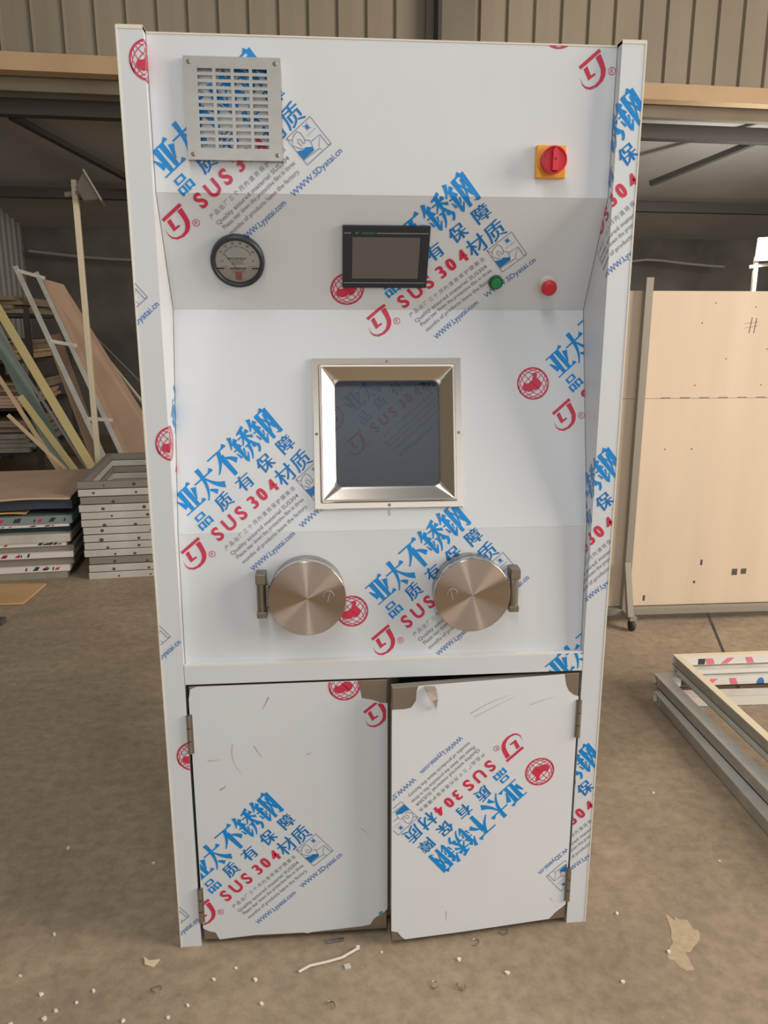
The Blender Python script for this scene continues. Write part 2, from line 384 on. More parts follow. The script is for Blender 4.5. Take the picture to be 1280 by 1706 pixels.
    for k in range(16):
        r = (95, 26, 62, 26)[k % 4]; a = 2 * math.pi * k / 16 + 0.1; st.append((690 + r * math.cos(a) * 0.85, 325 + r * math.sin(a) * 0.85))
    for k in range(0, 16, 2): F.poly([bx(690, 325), bx(*st[k - 1]), bx(*st[k]), bx(*st[(k + 1) % 16])], iD)
    for k in range(6):
        x, y = 682 + 26 * k, 455 - 22 * k; F.poly([bx(x - 9, y), bx(x, y - 9), bx(x + 9, y), bx(x, y + 9)], iL)
    return F
STAMP = make_stamp()
KS = 0.00137
def stamped(mb, origins, clips, place, scale=KS, ang=41.0):
    """print stamps with their first S at each origin (u, v), cut to each convex outline in clips,
    and lay them on the surface: place(u, v, lift) -> 3-D point"""
    for (ou, ov, flip) in origins:
        a = R(ang + (180 if flip else 0)); c, s = math.cos(a) * scale, math.sin(a) * scale
        tv = [([(ou + x * c - y * s, ov + x * s + y * c) for x, y in vs], fs, mi) for vs, fs, mi in STAMP.p]
        for ci, poly in enumerate(clips):
            pu = [p[0] for p in poly]; pv = [p[1] for p in poly]
            bu0, bu1, bv0, bv1 = min(pu), max(pu), min(pv), max(pv); n = len(poly)
            for pi, (vs, fs, mi) in enumerate(tv):
                if max(v[0] for v in vs) < bu0 or min(v[0] for v in vs) > bu1 or max(v[1] for v in vs) < bv0 or min(v[1] for v in vs) > bv1: continue
                bm = bmesh.new(); bv = [bm.verts.new((x, y, 0)) for x, y in vs]
                for f in fs:
                    try: bm.faces.new([bv[i] for i in f])
                    except ValueError: pass
                cx, cy = sum(pu) / n, sum(pv) / n
                for k in range(n):
                    p, q = poly[k], poly[(k + 1) % n]; nx, ny = q[1] - p[1], -(q[0] - p[0])
                    if nx * (cx - p[0]) + ny * (cy - p[1]) > 0: nx, ny = -nx, -ny
                    bmesh.ops.bisect_plane(bm, geom=bm.verts[:] + bm.edges[:] + bm.faces[:], plane_co=(p[0], p[1], 0), plane_no=(nx, ny, 0), clear_outer=True)
                    if not bm.faces: break
                if bm.faces:
                    bm.verts.index_update(); lift = 0.0004 + 0.00006 * mi + 0.000004 * (pi % 14)
                    out = [place(v.co.x, v.co.y, lift) for v in bm.verts]; ff = []
                    for f in bm.faces:
                        ids = [v.index for v in f.verts]
                        if f.normal.z < 0: ids.reverse()
                        ff.append(tuple(ids))
                    mb.add(out, ff, mi)
                bm.free()
def lattice(o, flip=False, ni=(-2, 3), nj=(-4, 4)):
    return [(o[0] + 0.433 * i, o[1] - 0.222 * i + 0.752 * j, flip) for i in range(*ni) for j in range(*nj)]
def rect(u0, u1, v0, v1): return [(u0, v0), (u1, v0), (u1, v1), (u0, v1)]

# ------------------------------------------------------------------ floor and building
mb = MB(); mb.add([(-9, -7, 0), (11, -7, 0), (11, 13, 0), (-9, 13, 0)], [(0, 1, 2, 3)])
struct(mb.build('floor', FLOOR))
BR = R(3.9)                                            # the hall stands slightly askew to the cabinet
def corrugated(name, axis, a0, a1, z0, z1, pos, m, pitch=0.25, depth=0.035, face=1):
    mb = MB(); pts = []; x = a0
    while x < a1:
        for dx, dd in ((0, 0), (pitch * .06, depth), (pitch * .12, 0), (pitch * .14, 0), (pitch * .55, depth * .12), (pitch * .60, depth * .12)):
            if x + dx <= a1: pts.append((x + dx, dd * face))
        x += pitch
    n = len(pts)
    P = lambda p, z: (p[0], pos + p[1], z) if axis == 'x' else (pos + p[1], p[0], z)
    mb.add([P(p, z0) for p in pts] + [P(p, z1) for p in pts], [(i, i + 1, n + i + 1, n + i) for i in range(n - 1)])
    o = mb.build(name, m); s = o.modifiers.new('thick', 'SOLIDIFY'); s.thickness = 0.01
    o.rotation_euler = (0, 0, BR); return struct(o)
def sbox(name, a, b, m, bevel=0.0):
    o = MB().box(a, b).build(name, m, bevel=bevel); o.rotation_euler = (0, 0, BR); return struct(o)
corrugated('wall_upper', 'x', -6.5, 8.0, 3.46, 4.75, 5.16, CLAD, 0.23, 0.03, -1)
sbox('trim_1', (-6.5, 5.10, 3.40), (8, 5.24, 3.525), OCHRE)
sbox('trim_2', (-6.5, 5.30, 3.31), (8, 5.38, 3.45), BROWN)
sbox('trim_3', (-6.5, 5.62, 3.215), (8, 5.74, 3.34), PURLIN)
sbox('trim_4', (-6.5, 8.05, 2.93), (8, 8.15, 3.04), PURLIN)
sbox('trim_5', (1.20, 4.93, 0), (1.46, 5.09, 4.75), BROWN)     # hall column
sbox('trim_6', (1.17, 4.93, 0), (1.20, 5.09, 4.75), PURLIN)  # column's dark side, its shade put into a darker colour
mb = MB(); zr = lambda y: 3.49 - 0.139 * (y - 5.3)
mb.add([(-6.5, 5.25, zr(5.25)), (8, 5.25, zr(5.25)), (8, 10.3, zr(10.3)), (-6.5, 10.3, zr(10.3)), (-6.5, 5.25, zr(5.25) + .05), (8, 5.25, zr(5.25) + .05), (8, 10.3, zr(10.3) + .05), (-6.5, 10.3, zr(10.3) + .05)],
       [(0, 3, 2, 1), (4, 5, 6, 7), (0, 1, 5, 4), (1, 2, 6, 5), (2, 3, 7, 6), (3, 0, 4, 7)])
o = mb.build('ceiling', ROOF); o.rotation_euler = (0, 0, BR); struct(o)
sbox('wall_back', (-6.5, 10.05, 0), (8, 10.2, 3.0), BACK)
corrugated('wall_left', 'y', 5.2, 10.05, 0, 3.4, -3.42, SIDEC, 0.22, 0.03, 1)
corrugated('wall_front', 'x', -6.5, 8.0, 0, 4.75, -7.2, CLAD, 0.23, 0.03, 1)
corrugated('wall_right', 'y', -7.2, 5.1, 0, 4.75, 8.0, CLAD, 0.23, 0.03, -1)
corrugated('wall_west', 'y', -7.2, 5.1, 0, 4.75, -6.4, CLAD, 0.23, 0.03, 1)
# raking struts under the lean-to roof
for i, (p, q) in enumerate((((3.35, 6.75, 2.98), (4.2, 5.9, 3.30)), ((-2.75, 5.9, 3.3), (-1.9, 8.0, 2.98)), ((-1.5, 5.8, 3.3), (-1.15, 6.6, 3.2)))):
    struct(MB().bar(p, q, 0.07, 0.05).build('trim_%d' % (7 + i), PURLIN))
# floor joint
struct(MB().bar((2.02, 2.35, 0.0), (1.62, 1.2, 0.0), 0.012, 0.003).build('trim_10', DARK))

# ------------------------------------------------------------------ THE CABINET
cab = empty('isolator_cabinet')
tag(cab, 'tall white film-wrapped steel isolator cabinet standing in the middle of the workshop floor', 'cabinet')
HX = 0.474
PROF_ = [(2.092, .025), (1.799, .027), (1.570, .145), (1.074, .033), (.766, .02)]
SEG = []; acc = 0.0
for (z0, y0), (z1, y1) in zip(PROF_, PROF_[1:]):
    L_ = math.hypot(z1 - z0, y1 - y0); SEG.append((acc, acc + L_, (z0, y0), (z1, y1))); acc += L_
def panel_pt(u, v, lift=0.0):
    s = -v
    for i, (s0, s1, (z0, y0), (z1, y1)) in enumerate(SEG):
        if s <= s1 + 1e-6 or i == len(SEG) - 1:
            t = (s - s0) / (s1 - s0); L = s1 - s0; ny, nz = (z1 - z0) / L, -(y1 - y0) / L      # outward normal faces -Y
            return Vector((u, y0 + (y1 - y0) * t + ny * lift, z0 + (z1 - z0) * t + nz * lift))
def panel_mx(u, v):
    """frame on the folded front: x right, y up the sheet, z outward"""
    p = panel_pt(u, v); n = (panel_pt(u, v, 1) - p); y = Vector((0, n.z, -n.y)); y = y if y.z > 0 else -y
    m = Matrix((Vector((1, 0, 0)), y, n)).transposed().to_4x4(); m.translation = p; return m
HOLE = (-.125, .139, -.968, -.704)
mb = MB(); clips = []
for i, (s0, s1, _, _) in enumerate(SEG):
    if i == 2:
        u0, u1, v0, v1 = HOLE
        rs = [rect(-HX, u0, -s1, -s0), rect(u1, HX, -s1, -s0), rect(u0, u1, -s1, v0), rect(u0, u1, v1, -s0)]
    else: rs = [rect(-HX, HX, -s1, -s0)]
    for r in rs:
        e = 1e-4; rr = [(a, min(max(b, -s1 + e), -s0 - e)) for a, b in r]
        mb.add([panel_pt(*p) for p in rr], [(0, 1, 2, 3)], 0); clips.append(rr)
        mb.add([panel_pt(a, b, -0.004) for a, b in rr], [(3, 2, 1, 0)], 0)
A0 = (-.386, -.308)
stamped(mb, lattice(A0), clips, panel_pt)
mb.tube([(-HX, .026, 2.091), (HX, .026, 2.091)], .0025, 6, 1)
fp = mb.build('front_panel', PRINT, cab)
fp['label'] = 'folded front sheet with printed film'
# ledge under the front sheet
mb = MB(); mb.box((-HX, 0.0, .72), (HX, .05, .766))
v0 = -acc - .02
stamped(mb, lattice(A0), [rect(-HX, HX, v0 - .046, v0)], lambda u, v, l: Vector((u, -l, .766 + (v - v0))))
mb.build('ledge_rail', PRINT, cab, bevel=0.0)
MB().bar((-HX, .004, .7665), (HX, .004, .7665), .005, .004).build('ledge_fold', EDGE, cab)
# side posts
H = 2.095
for sgn in (-1, 1):
    mb = MB(); x0, x1 = (-.525, -.475) if sgn < 0 else (.475, .525)
    mb.box((x0, 0, 0), (x1, .70, H))
    if sgn < 0:
        org = [(-.3375 + 0.433 * i, 2.006 - .222 * i - .75 * j, False) for i in (-1, 0) for j in range(-1, 4)]
        stamped(mb, org, [rect(-.525, -.475, 0, H)], lambda u, v, l: Vector((u, -l, v)))
        stamped(mb, org, [rect(-.475, -.36, .77, H)], lambda u, v, l: Vector((-.475 + l, u + .475, v)))
    else:
        org = [(.391 + 0.433 * i, 1.722 - .222 * i - .742 * j, False) for i in (-1, 0) for j in range(-1, 4)]
        stamped(mb, org, [rect(.475, .525, 0, H)], lambda u, v, l: Vector((u, -l, v)))
        stamped(mb, org, [rect(.36, .475, .77, H)], lambda u, v, l: Vector((.475 - l, .475 - u, v)))
    xi = x1 if sgn < 0 else x0; xo = x0 if sgn < 0 else x1
    po = mb.build('side_post', PRINT, cab)
    MB().box((xo - .0015, -.0012, 0), (xo + .0015, .012, H)).build('folded_edge', EDGE, po)
    MB().box((x0, -.001, H - .006), (x1, .1, H + .0012)).build('top_edge', EDGE, po)
# carcass
MB().box((-HX, .03, 2.055), (HX, .70, 2.09)).build('top_panel', FILM, cab)
mb = MB(); mb.box((-HX, .62, .05), (HX, .70, 2.055))
stamped(mb, [(.0151 + .433 * i, 1.2369 - .222 * i + .752 * j, False) for i in (-2, -1, 0, 1) for j in (-1, 0, 1)], [rect(-HX, HX, .75, 2.05)], lambda u, v, l: Vector((u, .62 - l, v)))
mb.build('back_panel', PRINT, cab)
MB().box((-HX, .05, .722), (HX, .62, .745)).build('chamber_floor', FILM, cab)
MB().box((-HX, .03, .03), (HX, .62, .06)).build('base_panel', DSTEEL, cab)
MB().box((-.03, .03, .06), (.03, .07, .722)).build('centre_mullion', STEEL, cab)
MB().box((-HX, .052, .69), (HX, .09, .722)).build('header_rail', STEEL, cab)

# doors
SCUFF = mat('scuff_mark', (168, 164, 160), 0.6)
def door(W_, H_, cuts, poly, org, mx, flip, scuffs):
    d = MB(); d.box((0, 0, 0), (W_, .022, H_)); do = d.build('door', BARE, cab, mx, bevel=.0015)
    m = MB(); n = len(cuts); m.prism([(x, z) for x, z in cuts], 0, .0012, 0)
    m.v = [(x, -z, y) for x, y, z in m.v]
    stamped(m, [(a, b, flip) for a, b in org], poly, lambda u, v, l: Vector((u, -.0012 - l, v)))
    for pts, w in scuffs:
        F = Flat(); F.strip(seg_arc(*pts), lerp_w(w, w * .3, 8), 0)
        for vs, fs, _ in F.p: m.add([(x, -.00165, z) for x, z in vs], fs, len(PRINT))
    f = m.build('protective_film', PRINT + [SCUFF], do); f['label'] = 'white printed film torn at the corners'
    return do
# left door: hinged on the left post, closed
Wd, Hd, zd = .466, .698, .016
m1 = Matrix.Translation((-.467, 0.002, zd))
cuts = [(.038, -.001), (.13, .006), (.25, .004), (.262, .001), (.275, .004), (.40, .012), (.423, .016), (.432, .033), (.46, .052), (Wd + .001, .06), (Wd + .001, Hd - .062), (.45, Hd - .06), (.432, Hd - .052), (.405, Hd - .046), (.402, Hd - .03), (.395, Hd), (.02, Hd), (.004, Hd - .006), (-.001, Hd - .03), (-.001, .035), (.012, .026), (.03, .02)]
pol = [[(.04, .006), (.40, .014), (.401, Hd - .001), (.01, Hd - .001), (.001, Hd - .03), (.001, .036)], [(.401, .015), (.43, .034), (.463, .055), (.463, Hd - .064), (.401, Hd - .050)]]
org = [(-.4072 + .467 + .433 * i, .1434 - zd - .222 * i + .752 * j) for i in (-1, 0, 1) for j in (-1, 0, 1)]
dl = door(Wd, Hd, cuts, pol, org, m1, False, [(((.095, .545), (.085, .50), (.115, .465)), .0015), (((.145, .54), (.155, .52), (.165, .505)), .0018), (((.035, .505), (.05, .503), (.065, .507)), .0018), (((.185, .665), (.178, .65), (.170, .635)), .003), (((.27, .51), (.28, .512), (.285, .517)), .0018), (((.06, .425), (.07, .43), (.075, .436)), .004), (((.40, .30), (.41, .29), (.42, .285)), .0015)])
# right door: hinged on the right post, ajar, its free edge swung toward the viewer
th = R(5.4); Wr = .463
m2 = Matrix.Translation((.468, 0.0, zd)) @ Matrix.Rotation(th, 4, 'Z') @ Matrix.Translation((-Wr, 0.0, 0))
cuts = [(.004, .03), (.016, .026), (.024, .012), (.034, .002), (.20, .001), (.42, .004), (.437, .022), (Wr + .001, .042), (Wr + .001, Hd - .062), (.452, Hd - .058), (.438, Hd - .046), (.43, Hd - .03), (.424, Hd), (.062, Hd), (.058, Hd - .012), (.056, Hd - .038), (.045, Hd - .054), (.03, Hd - .057), (-.001, Hd - .056), (-.001, .032)]
pol = [[(.004, .032), (.036, .004), (.42, .005), (.461, .045), (.461, Hd - .062), (.001, Hd - .062)]]
org = [(.2491 + .433 * i - .005, .4861 - zd - .222 * i + .752 * j) for i in (-1, 0, 1) for j in (-1, 0, 1)]
dr = door(Wr, Hd, cuts, pol, org, m2, True, [(((.19, .615), (.24, .645), (.29, .655)), .0016), (((.20, .605), (.25, .63), (.30, .65)), .0012), (((.34, .625), (.37, .635), (.40, .64)), .0014), (((.14, .07), (.143, .055), (.139, .04)), .0018), (((.42, .07), (.423, .06), (.43, .056)), .0016)])
# curled flap of film at the right door's top
mb = MB(); pts = [(.088, -.003, Hd - .002), (.092, -.016, Hd - .008), (.098, -.022, Hd - .03), (.104, -.010, Hd - .058)]
ws = [.012, .011, .007, .001]
for i in range(3):
    (xa, ya, za), (xb, yb, zb) = pts[i], pts[i + 1]; a, b = ws[i], ws[i + 1]
    mb.add([(xa - a, ya, za), (xa + a, ya + .006, za), (xb + b, yb + .006, zb), (xb - b, yb, zb)], [(0, 1, 2, 3)])
fl = mb.build('film_flap', FLAP, dr); fl.modifiers.new('t', 'SOLIDIFY').thickness = .0006
# hinges
for par, xs, mxi in ((dl, -.004, None), (dr, Wr + .004, None)):
    for z0, z1 in ((.527, .628), (.055, .155)):
        mb = MB()
        for k in range(3):
            a = z0 + (z1 - z0) * k / 3 + .001; b = z0 + (z1 - z0) * (k + 1) / 3 - .001
            mb.lathe([(.0058, a), (.0058, b)], 14, 0, xs, -.004)
        mb.box((min(xs, xs + (.009 if xs < .1 else -.009)), -.0035, z0), (max(xs, xs + (.009 if xs < .1 else -.009)), .0, z1))
        mb.build('hinge', STEEL, par)

# ventilation grille
gm = panel_mx(-.309, -.138)
g = MB(); gw = .0945; th_ = .0015; zz = .013
xs = [-gw]; 
for k in range(4): c = -.0535 + .0357 * k; xs += [c - .0145, c + .0145]
xs.append(gw); ys = [-gw]
for k in range(12): c = -.069 + .0126 * k; ys += [c - .0034, c + .0034]
ys.append(gw)
for i in range(len(xs) - 1):
    for j in range(len(ys) - 1):
        if i % 2 and j % 2: continue
        g.box((xs[i], ys[j], zz), (xs[i + 1], ys[j + 1], zz + th_))
g.box((-gw, -gw, .0005), (-gw + .0015, gw, zz)); g.box((gw - .0015, -gw, .0005), (gw, gw, zz)); g.box((-gw, gw - .0015, .0005), (gw, gw, zz)); g.box((-gw, -gw, .0005), (gw, -gw + .0015, zz))
GR = g.build('vent_grille', STEEL, cab, gm)
for x in (-1, 1):
    for y in (-1, 1):
        MB().lathe([(.0042, zz + th_), (.0042, zz + th_ + .0015), (.003, zz + th_ + .0024)], 16, 0, x * .084, y * .084).box((x * .084 - .0028, y * .084 - .0006, zz + th_ + .0022), (x * .084 + .0028, y * .084 + .0006, zz + th_ + .0026), 1).build('screw', [DSTEEL, DARK], GR)

# pressure gauge
pm = panel_mx(-.3205, -.4345)
pg = MB().lathe([(.058, .0003), (.058, .012), (.0555, .0165), (.0515, .0175), (.048, .014), (.048, .006)], 64, 0, cap0=True, cap1=True).build('pressure_gauge', BLACK, cab, pm, smooth=True)
F = Flat()
circ = [(.0475 * math.cos(2 * math.pi * k / 48), .0475 * math.sin(2 * math.pi * k / 48)) for k in range(48)]
up_ = [p for p in circ if p[1] >= -.012]
dial = MB(); cut = -.014; a0 = math.asin(cut / .0475)
arc = [(.0475 * math.cos(a0 + (math.pi - 2 * a0) * k / 40), .0475 * math.sin(a0 + (math.pi - 2 * a0) * k / 40)) for k in range(41)]
dial.prism(arc, .0062, .0085, 0)
def flat_to(mb_, F_, z, mi=None):
    for vs, fs, m_ in F_.p: mb_.add([(x, y, z) for x, y in vs], fs, m_ if mi is None else mi)
for k in range(31):
    a = R(155 - 130 * k / 30); r0 = .031 if k % 5 else .029
    F.strip([(r0 * math.cos(a), .002 + r0 * math.sin(a)), (.0335 * math.cos(a), .002 + .0335 * math.sin(a))], .0006 if k % 5 else .0009, 1)
for k, t in enumerate(('0', '10', '20', '30', '40', '50')):
    a = R(150 - 120 * k / 5); F.text_c(t, .039 * math.cos(a), .002 + .039 * math.sin(a), .0075, 1, 0.01)
F.strip([(.0312 * math.cos(R(155 - 130 * k / 30)), .002 + .0312 * math.sin(R(155 - 130 * k / 30))) for k in range(31)], .0005, 1)
F.text_c('MAGNEHELIC', 0, .0065, .0065, 1, 0.02)
for k, w in enumerate((.026, .022, .028)): F.strip([(-w / 2, .0015 - .0035 * k), (w / 2, .0015 - .0035 * k)], .0009, 1)
F.strip([(-.036, -.0115), (-.022, -.0115)], .0009, 1); F.strip([(.024, -.0115), (.04, -.0115)], .0009, 1)
for x in (-.033, .033):
    F.poly([(x + .0016 * math.cos(k), .001 + .0016 * math.sin(k)) for k in (0, 1.05, 2.1, 3.14, 4.19, 5.24)], 1)
flat_to(dial, F, .0087)
dial.build('dial', [DIAL, INK], pg)
low = MB(); low.prism([p for p in circ if p[1] < -.0135], .0062, .0068, 0)
low.box((-.030, -.0225, .0068), (-.017, -.0145, .0085), 0); low.box((.017, -.0225, .0068), (.03, -.0145, .0085), 0)
low.box((-.014, -.026, .0068), (.014, -.016, .0085), 1); low.box((-.0065, -.041, .0068), (.0065, -.024, .010), 2)
low.build('magnet_window', [WHITE, mat('pale_pink', (214, 186, 182), 0.5), PINK], pg)
MB().bar((0, -.018, .0098), (-.0275, .0165, .0098), .0009, .0004).build('needle', INK, pg)
MB().lathe([(.0479, .0135), (.0479, .0142)], 48).build('gauge_glass', CLEAR, pg)

# touch screen
sm = panel_mx(.0015, -.4245)
tb = MB().box((-.0945, -.0695, .0003), (.0945, .0695, .0075)); F = Flat()
F.strip([(-.0915, .0545), (-.0765, .0545)], .0011, 1); F.strip([(-.0215, .0545), (.0915, .0545)], .0011, 1); F.strip([(-.0915, -.0575), (.0915, -.0575)], .0011, 1)
F.poly([(-.068, .0565), (-.0645, .0515), (-.058, .0575), (-.0635, .0555)], 2); F.text_l('THINGET', -.054, -.0245, .0522, .0062, 2, 0.01)
flat_to(tb, F, .0077)
ts = tb.build('touch_screen', [BLACK, SILVER, GREENP], cab, sm, bevel=.0015)
MB().box((-.0735, -.0475, .0074), (.0735, .0455, .0079)).build('display', SCREEN, ts)

# rotary isolator switch
km = panel_mx(.344, -.224)
sw = MB().box((-.032, -.032, .0003), (.032, .032, .012)).build('rotary_switch', YELLOW, cab, km, bevel=.002)
MB().lathe([(.029, .012), (.029, .017), (.0275, .018)], 48).build('collar', YELLOW, sw, smooth=True)
kb = MB().lathe([(.0265, .018), (.0272, .034), (.0255, .036), (.0235, .0335), (.0225, .030)], 48).build('knob', REDP, sw, smooth=True)
MB().prism([(-.0055, -.0215), (.0055, -.0215), (.0055, .017), (0, .0225), (-.0055, .017)], .029, .043).lathe([(.0022, .043), (.0022, .0434)], 12, 1).build('grip', [REDP, DARK], kb, bevel=.001)

# push buttons
bm_ = panel_mx(.2555, -.482)
gb = MB().lathe([(.0165, .0003), (.0165, .005), (.0155, .007), (.0125, .007)], 40).build('start_button', DGREEN, cab, bm_, smooth=True)
gb['label'] = 'green push button'
MB().lathe([(.0118, .006), (.0118, .0105), (.0108, .0118)], 40).build('button_cap', GREEN, gb, smooth=True)
rm = panel_mx(.3745, -.485)
rb = MB().lathe([(.019, .0003), (.019, .004), (.017, .006), (.0125, .0065), (.0115, .0065), (.0115, .020)], 40).build('stop_button', WHITE, cab, rm, smooth=True)
rb['label'] = 'red mushroom stop button'
MB().lathe([(.0125, .016), (.0172, .020), (.0182, .025), (.0168, .030), (.0115, .0325)], 48).build('button_cap', REDP, rb, smooth=True)

# viewing window
def rrect(hx, hy, r, z, k=6):
    pts = []
    for sx, sy, a in ((1, 1, 0), (-1, 1, 90), (-1, -1, 180), (1, -1, 270)):
        for i in range(k + 1):
            t = R(a + 90 * i / k); pts.append((sx * (hx - r) + r * math.cos(t), sy * (hy - r) + r * math.sin(t), z))
    return pts
wm = panel_mx(.0070, -.836)
wf = MB().rings([rrect(.1715, .1725, .001, .0004), rrect(.1715, .1725, .001, .007), rrect(.1705, .1715, .001, .008), rrect(.158, .159, .001, .008), rrect(.1565, .1575, .002, .0075)]).build('viewing_window', POLISH, cab, wm)
wf['label'] = 'square viewing window with polished steel frame'
MB().rings([rrect(.1562, .1572, .002, .0035), rrect(.1562, .1572, .002, .019), rrect(.154, .155, .003, .021), rrect(.150, .151, .004, .0205), rrect(.126, .127, .014, .0045), rrect(.1215, .1225, .016, .002), rrect(.1215, .1225, .016, -.03)]).build('clamp_frame', POLISH, wf)
MB().box((-.1225, -.1235, -.012), (.1225, .1235, -.008)).build('glass_pane', GLASS, wf)
for x, y in ((0, .1653), (0, -.1653), (-.1645, 0), (.1645, 0)):
    MB().lathe([(.0036, .008), (.0036, .0092), (.002, .0098)], 14, 0, x, y).build('screw', DSTEEL, wf)
MB().bar((0, -.176, .0006), (.001, -.190, .0006), .004, .0006).build('tape_tab', SILVER, wf)

# glove ports: axis straight out of the panel
def glove_port(x, z, side, yaw_):
    mx = Matrix.Translation((x, .028, z)) @ Matrix.Rotation(R(90), 4, 'X')          # local z -> -Y, local y -> z
    gp = MB().lathe([(.083, -.004), (.0865, 0), (.0865, .030), (.0845, .031), (.0845, .034)], 72, 0).build('glove_port', STEEL, cab, mx, smooth=True)
    gp['label'] = 'round steel glove port with a turned lid'
    MB().lathe([(.0875, .034), (.0885, .036), (.0885, .055), (.0878, .057)], 72, 0, cap1=False).build('lid_rim', POLISH, gp, smooth=True)
    MB().lathe([(.0878, .057), (.0868, .0578)], 72, 0, cap0=False).build('lid_face', DISC, gp)
    hb = MB(); X = side * .1045
    hb.box((X - .0115, .030, .0), (X + .0115, .055, .040)); hb.box((X - .0115, -.052, .0), (X + .0115, -.037, .036))
    hb.lathe([(.011, -.04), (.011, .032)], 20); n0 = len(hb.v) - 40
    for i in range(n0, len(hb.v)):
        a, b, c = hb.v[i]; hb.v[i] = (X + a, c, .022 + b)
    hb.box((min(side * .086, X), -.028, .018), (max(side * .086, X), .024, .026))
    hb.build('lid_hinge', DSTEEL, gp, bevel=.002)
    pts = [(-side * .048 + .012 * math.cos(t) , .006 + .014 * math.sin(t), .0586 + .003 * math.sin(t)) for t in [k * math.pi / 8 for k in range(9)]]
    MB().tube(pts, .0007, 6).bar((-side * .052, .019, .0584), (-side * .046, -.008, .0584), .0012, .0006).build('film_scrap', SILVER, gp)
    return gp
glove_port(-.1855, .933, -1, 0)
glove_port(.1935, .930, 1, 0)

# ------------------------------------------------------------------ stacked grey steel frames, left
bar_h = .0477
names = ['topmost', 'second from the top', 'third from the top', 'fourth from the top', 'fifth from the top', 'sixth from the top', 'seventh from the top', 'seventh from the bottom', 'sixth from the bottom', 'fifth from the bottom', 'fourth from the bottom', 'third from the bottom', 'bottommost'][::-1]
for k in range(13):
    dx, dy = random.uniform(-.008, .008) + (.02 if k < 3 else 0), random.uniform(-.006, .006)
    t = empty('steel_framework', (-1.61 + dx, 3.055 + dy, k * bar_h), R(5.5) + random.uniform(-.004, .004))
    tag(t, 'grey welded steel frame, %s in the tall stack left of the cabinet' % names[k], 'frame', 'welded steel frames stacked left of the cabinet')
    h = bar_h - .0055; fw_, fd = .86, 1.12; w = .04
    tone = [(PROF, GALV, BACKING, PROF)[random.randrange(4)], WELD]
    b = MB().box((0, 0, 0), (fw_, w, h))
    for j in range(2): x = random.uniform(.08 + .22 * j, .2 + .22 * j); r_, zc = random.uniform(.007, .015), random.uniform(.006, .022); b.add([(x + r_ * math.cos(q * .6283) * random.uniform(.7, 1.1), -.0008, max(.001, min(h - .002, zc + r_ * .8 * math.sin(q * .6283)))) for q in range(10)], [tuple(range(10))], 1)
    b.build('front_bar', tone, t, bevel=.003)
    MB().box((0, fd - w, 0), (fw_, fd, h)).build('rear_bar', tone, t, bevel=.003)
    for x in (0, fw_ - w):
        MB().box((x, w, 0), (x + w, fd - w, h)).build('side_bar', tone, t, bevel=.003)

# ------------------------------------------------------------------ stacked sheets and frames, far left
def slab(name, label, cat, z0, z1, m, y0=3.11, x0=-2.75, x1=-1.70, d=.95, wav=0.0, group='boards and profiles stacked at the far left', prt=False):
    nx = 24; mb = MB(); tp = []; 
    for i in range(nx + 1):
        x = x0 + (x1 - x0) * i / nx; zz_ = wav * math.sin(i * .5 + z0 * 9) * (1 - i / nx * .4)
        tp.append([(x, y0, z0 + zz_), (x, y0, z1 + zz_), (x, y0 + d, z1), (x, y0 + d, z0)])
    o = 0
    vs = [p for r in tp for p in r]; fs = []
    for i in range(nx):
        for k in range(4): fs.append((4 * i + k, 4 * i + 4 + k, 4 * i + 4 + (k + 1) % 4, 4 * i + (k + 1) % 4))
    fs += [(3, 2, 1, 0), (4 * nx, 4 * nx + 1, 4 * nx + 2, 4 * nx + 3)]
    cr_, sr_ = math.cos(R(5.5)), math.sin(R(5.5)); TR = lambda p: (x1 + (p[0] - x1) * cr_ - (p[1] - y0) * sr_, y0 + (p[0] - x1) * sr_ + (p[1] - y0) * cr_, p[2])
    mb.add(vs, [f[::-1] for f in fs], 0)
    if prt:
        for _ in range(7):
            x = random.uniform(-2.15, x1 - .04); w = random.uniform(.008, .03); a, b = z0 + (z1 - z0) * .25, z0 + (z1 - z0) * random.uniform(.6, .9)
            mb.add([(x, y0 - .001, a), (x + w, y0 - .001, a), (x + w * 1.6, y0 - .001, b), (x + w * .7, y0 - .001, b)], [(0, 1, 2, 3)], random.choice((1, 2, 3)))
    mb.v = [TR(p) for p in mb.v]
    ob = mb.build(name, [m, RED, DTEAL, DARK]); tag(ob, label, cat, group); return ob
slab('steel_profile', 'lowest grey steel profile of the far left stack, on the floor', 'profile', 0, .045, OLIVE, x1=-1.74)
slab('film_profile', 'white printed profile just above the floor in the far left stack', 'profile', .047, .085, WHITE, 3.10, x1=-1.72, prt=True)
slab('steel_profile', 'grey brown profile low in the far left stack', 'profile', .087, .135, BACKING, 3.13, x1=-1.70)
slab('film_profile', 'white profile with dark marks in the middle of the far left stack', 'profile', .137, .172, WHITE, 3.10, x1=-1.69, prt=True)
slab('steel_profile', 'plain grey profile in the middle of the far left stack', 'profile', .174, .207, BACKING, 3.13, x1=-1.69)
slab('film_profile', 'white profile with red print in the far left stack', 'profile', .209, .235, WHITE, 3.11, x1=-1.73, prt=True)
slab('steel_profile', 'grey beige profile below the dark gap of the far left stack', 'profile', .237, .288, PROF, 3.10, x1=-1.70)
slab('film_sheet', 'dark green recessed filler painted as the shaded gap in the far left stack', 'sheet', .290, .332, DTEAL, 3.17, x1=-1.71)  # filler slab in the stack's gap, shade put into its dark colour
slab('film_profile', 'white edged profile above the dark gap', 'profile', .334, .350, WHITE, 3.10, x1=-1.70, prt=True)
slab('film_sheet', 'teal grey film-wrapped profile in the far left stack', 'sheet', .352, .402, TEAL, 3.11, x1=-1.68, prt=True)
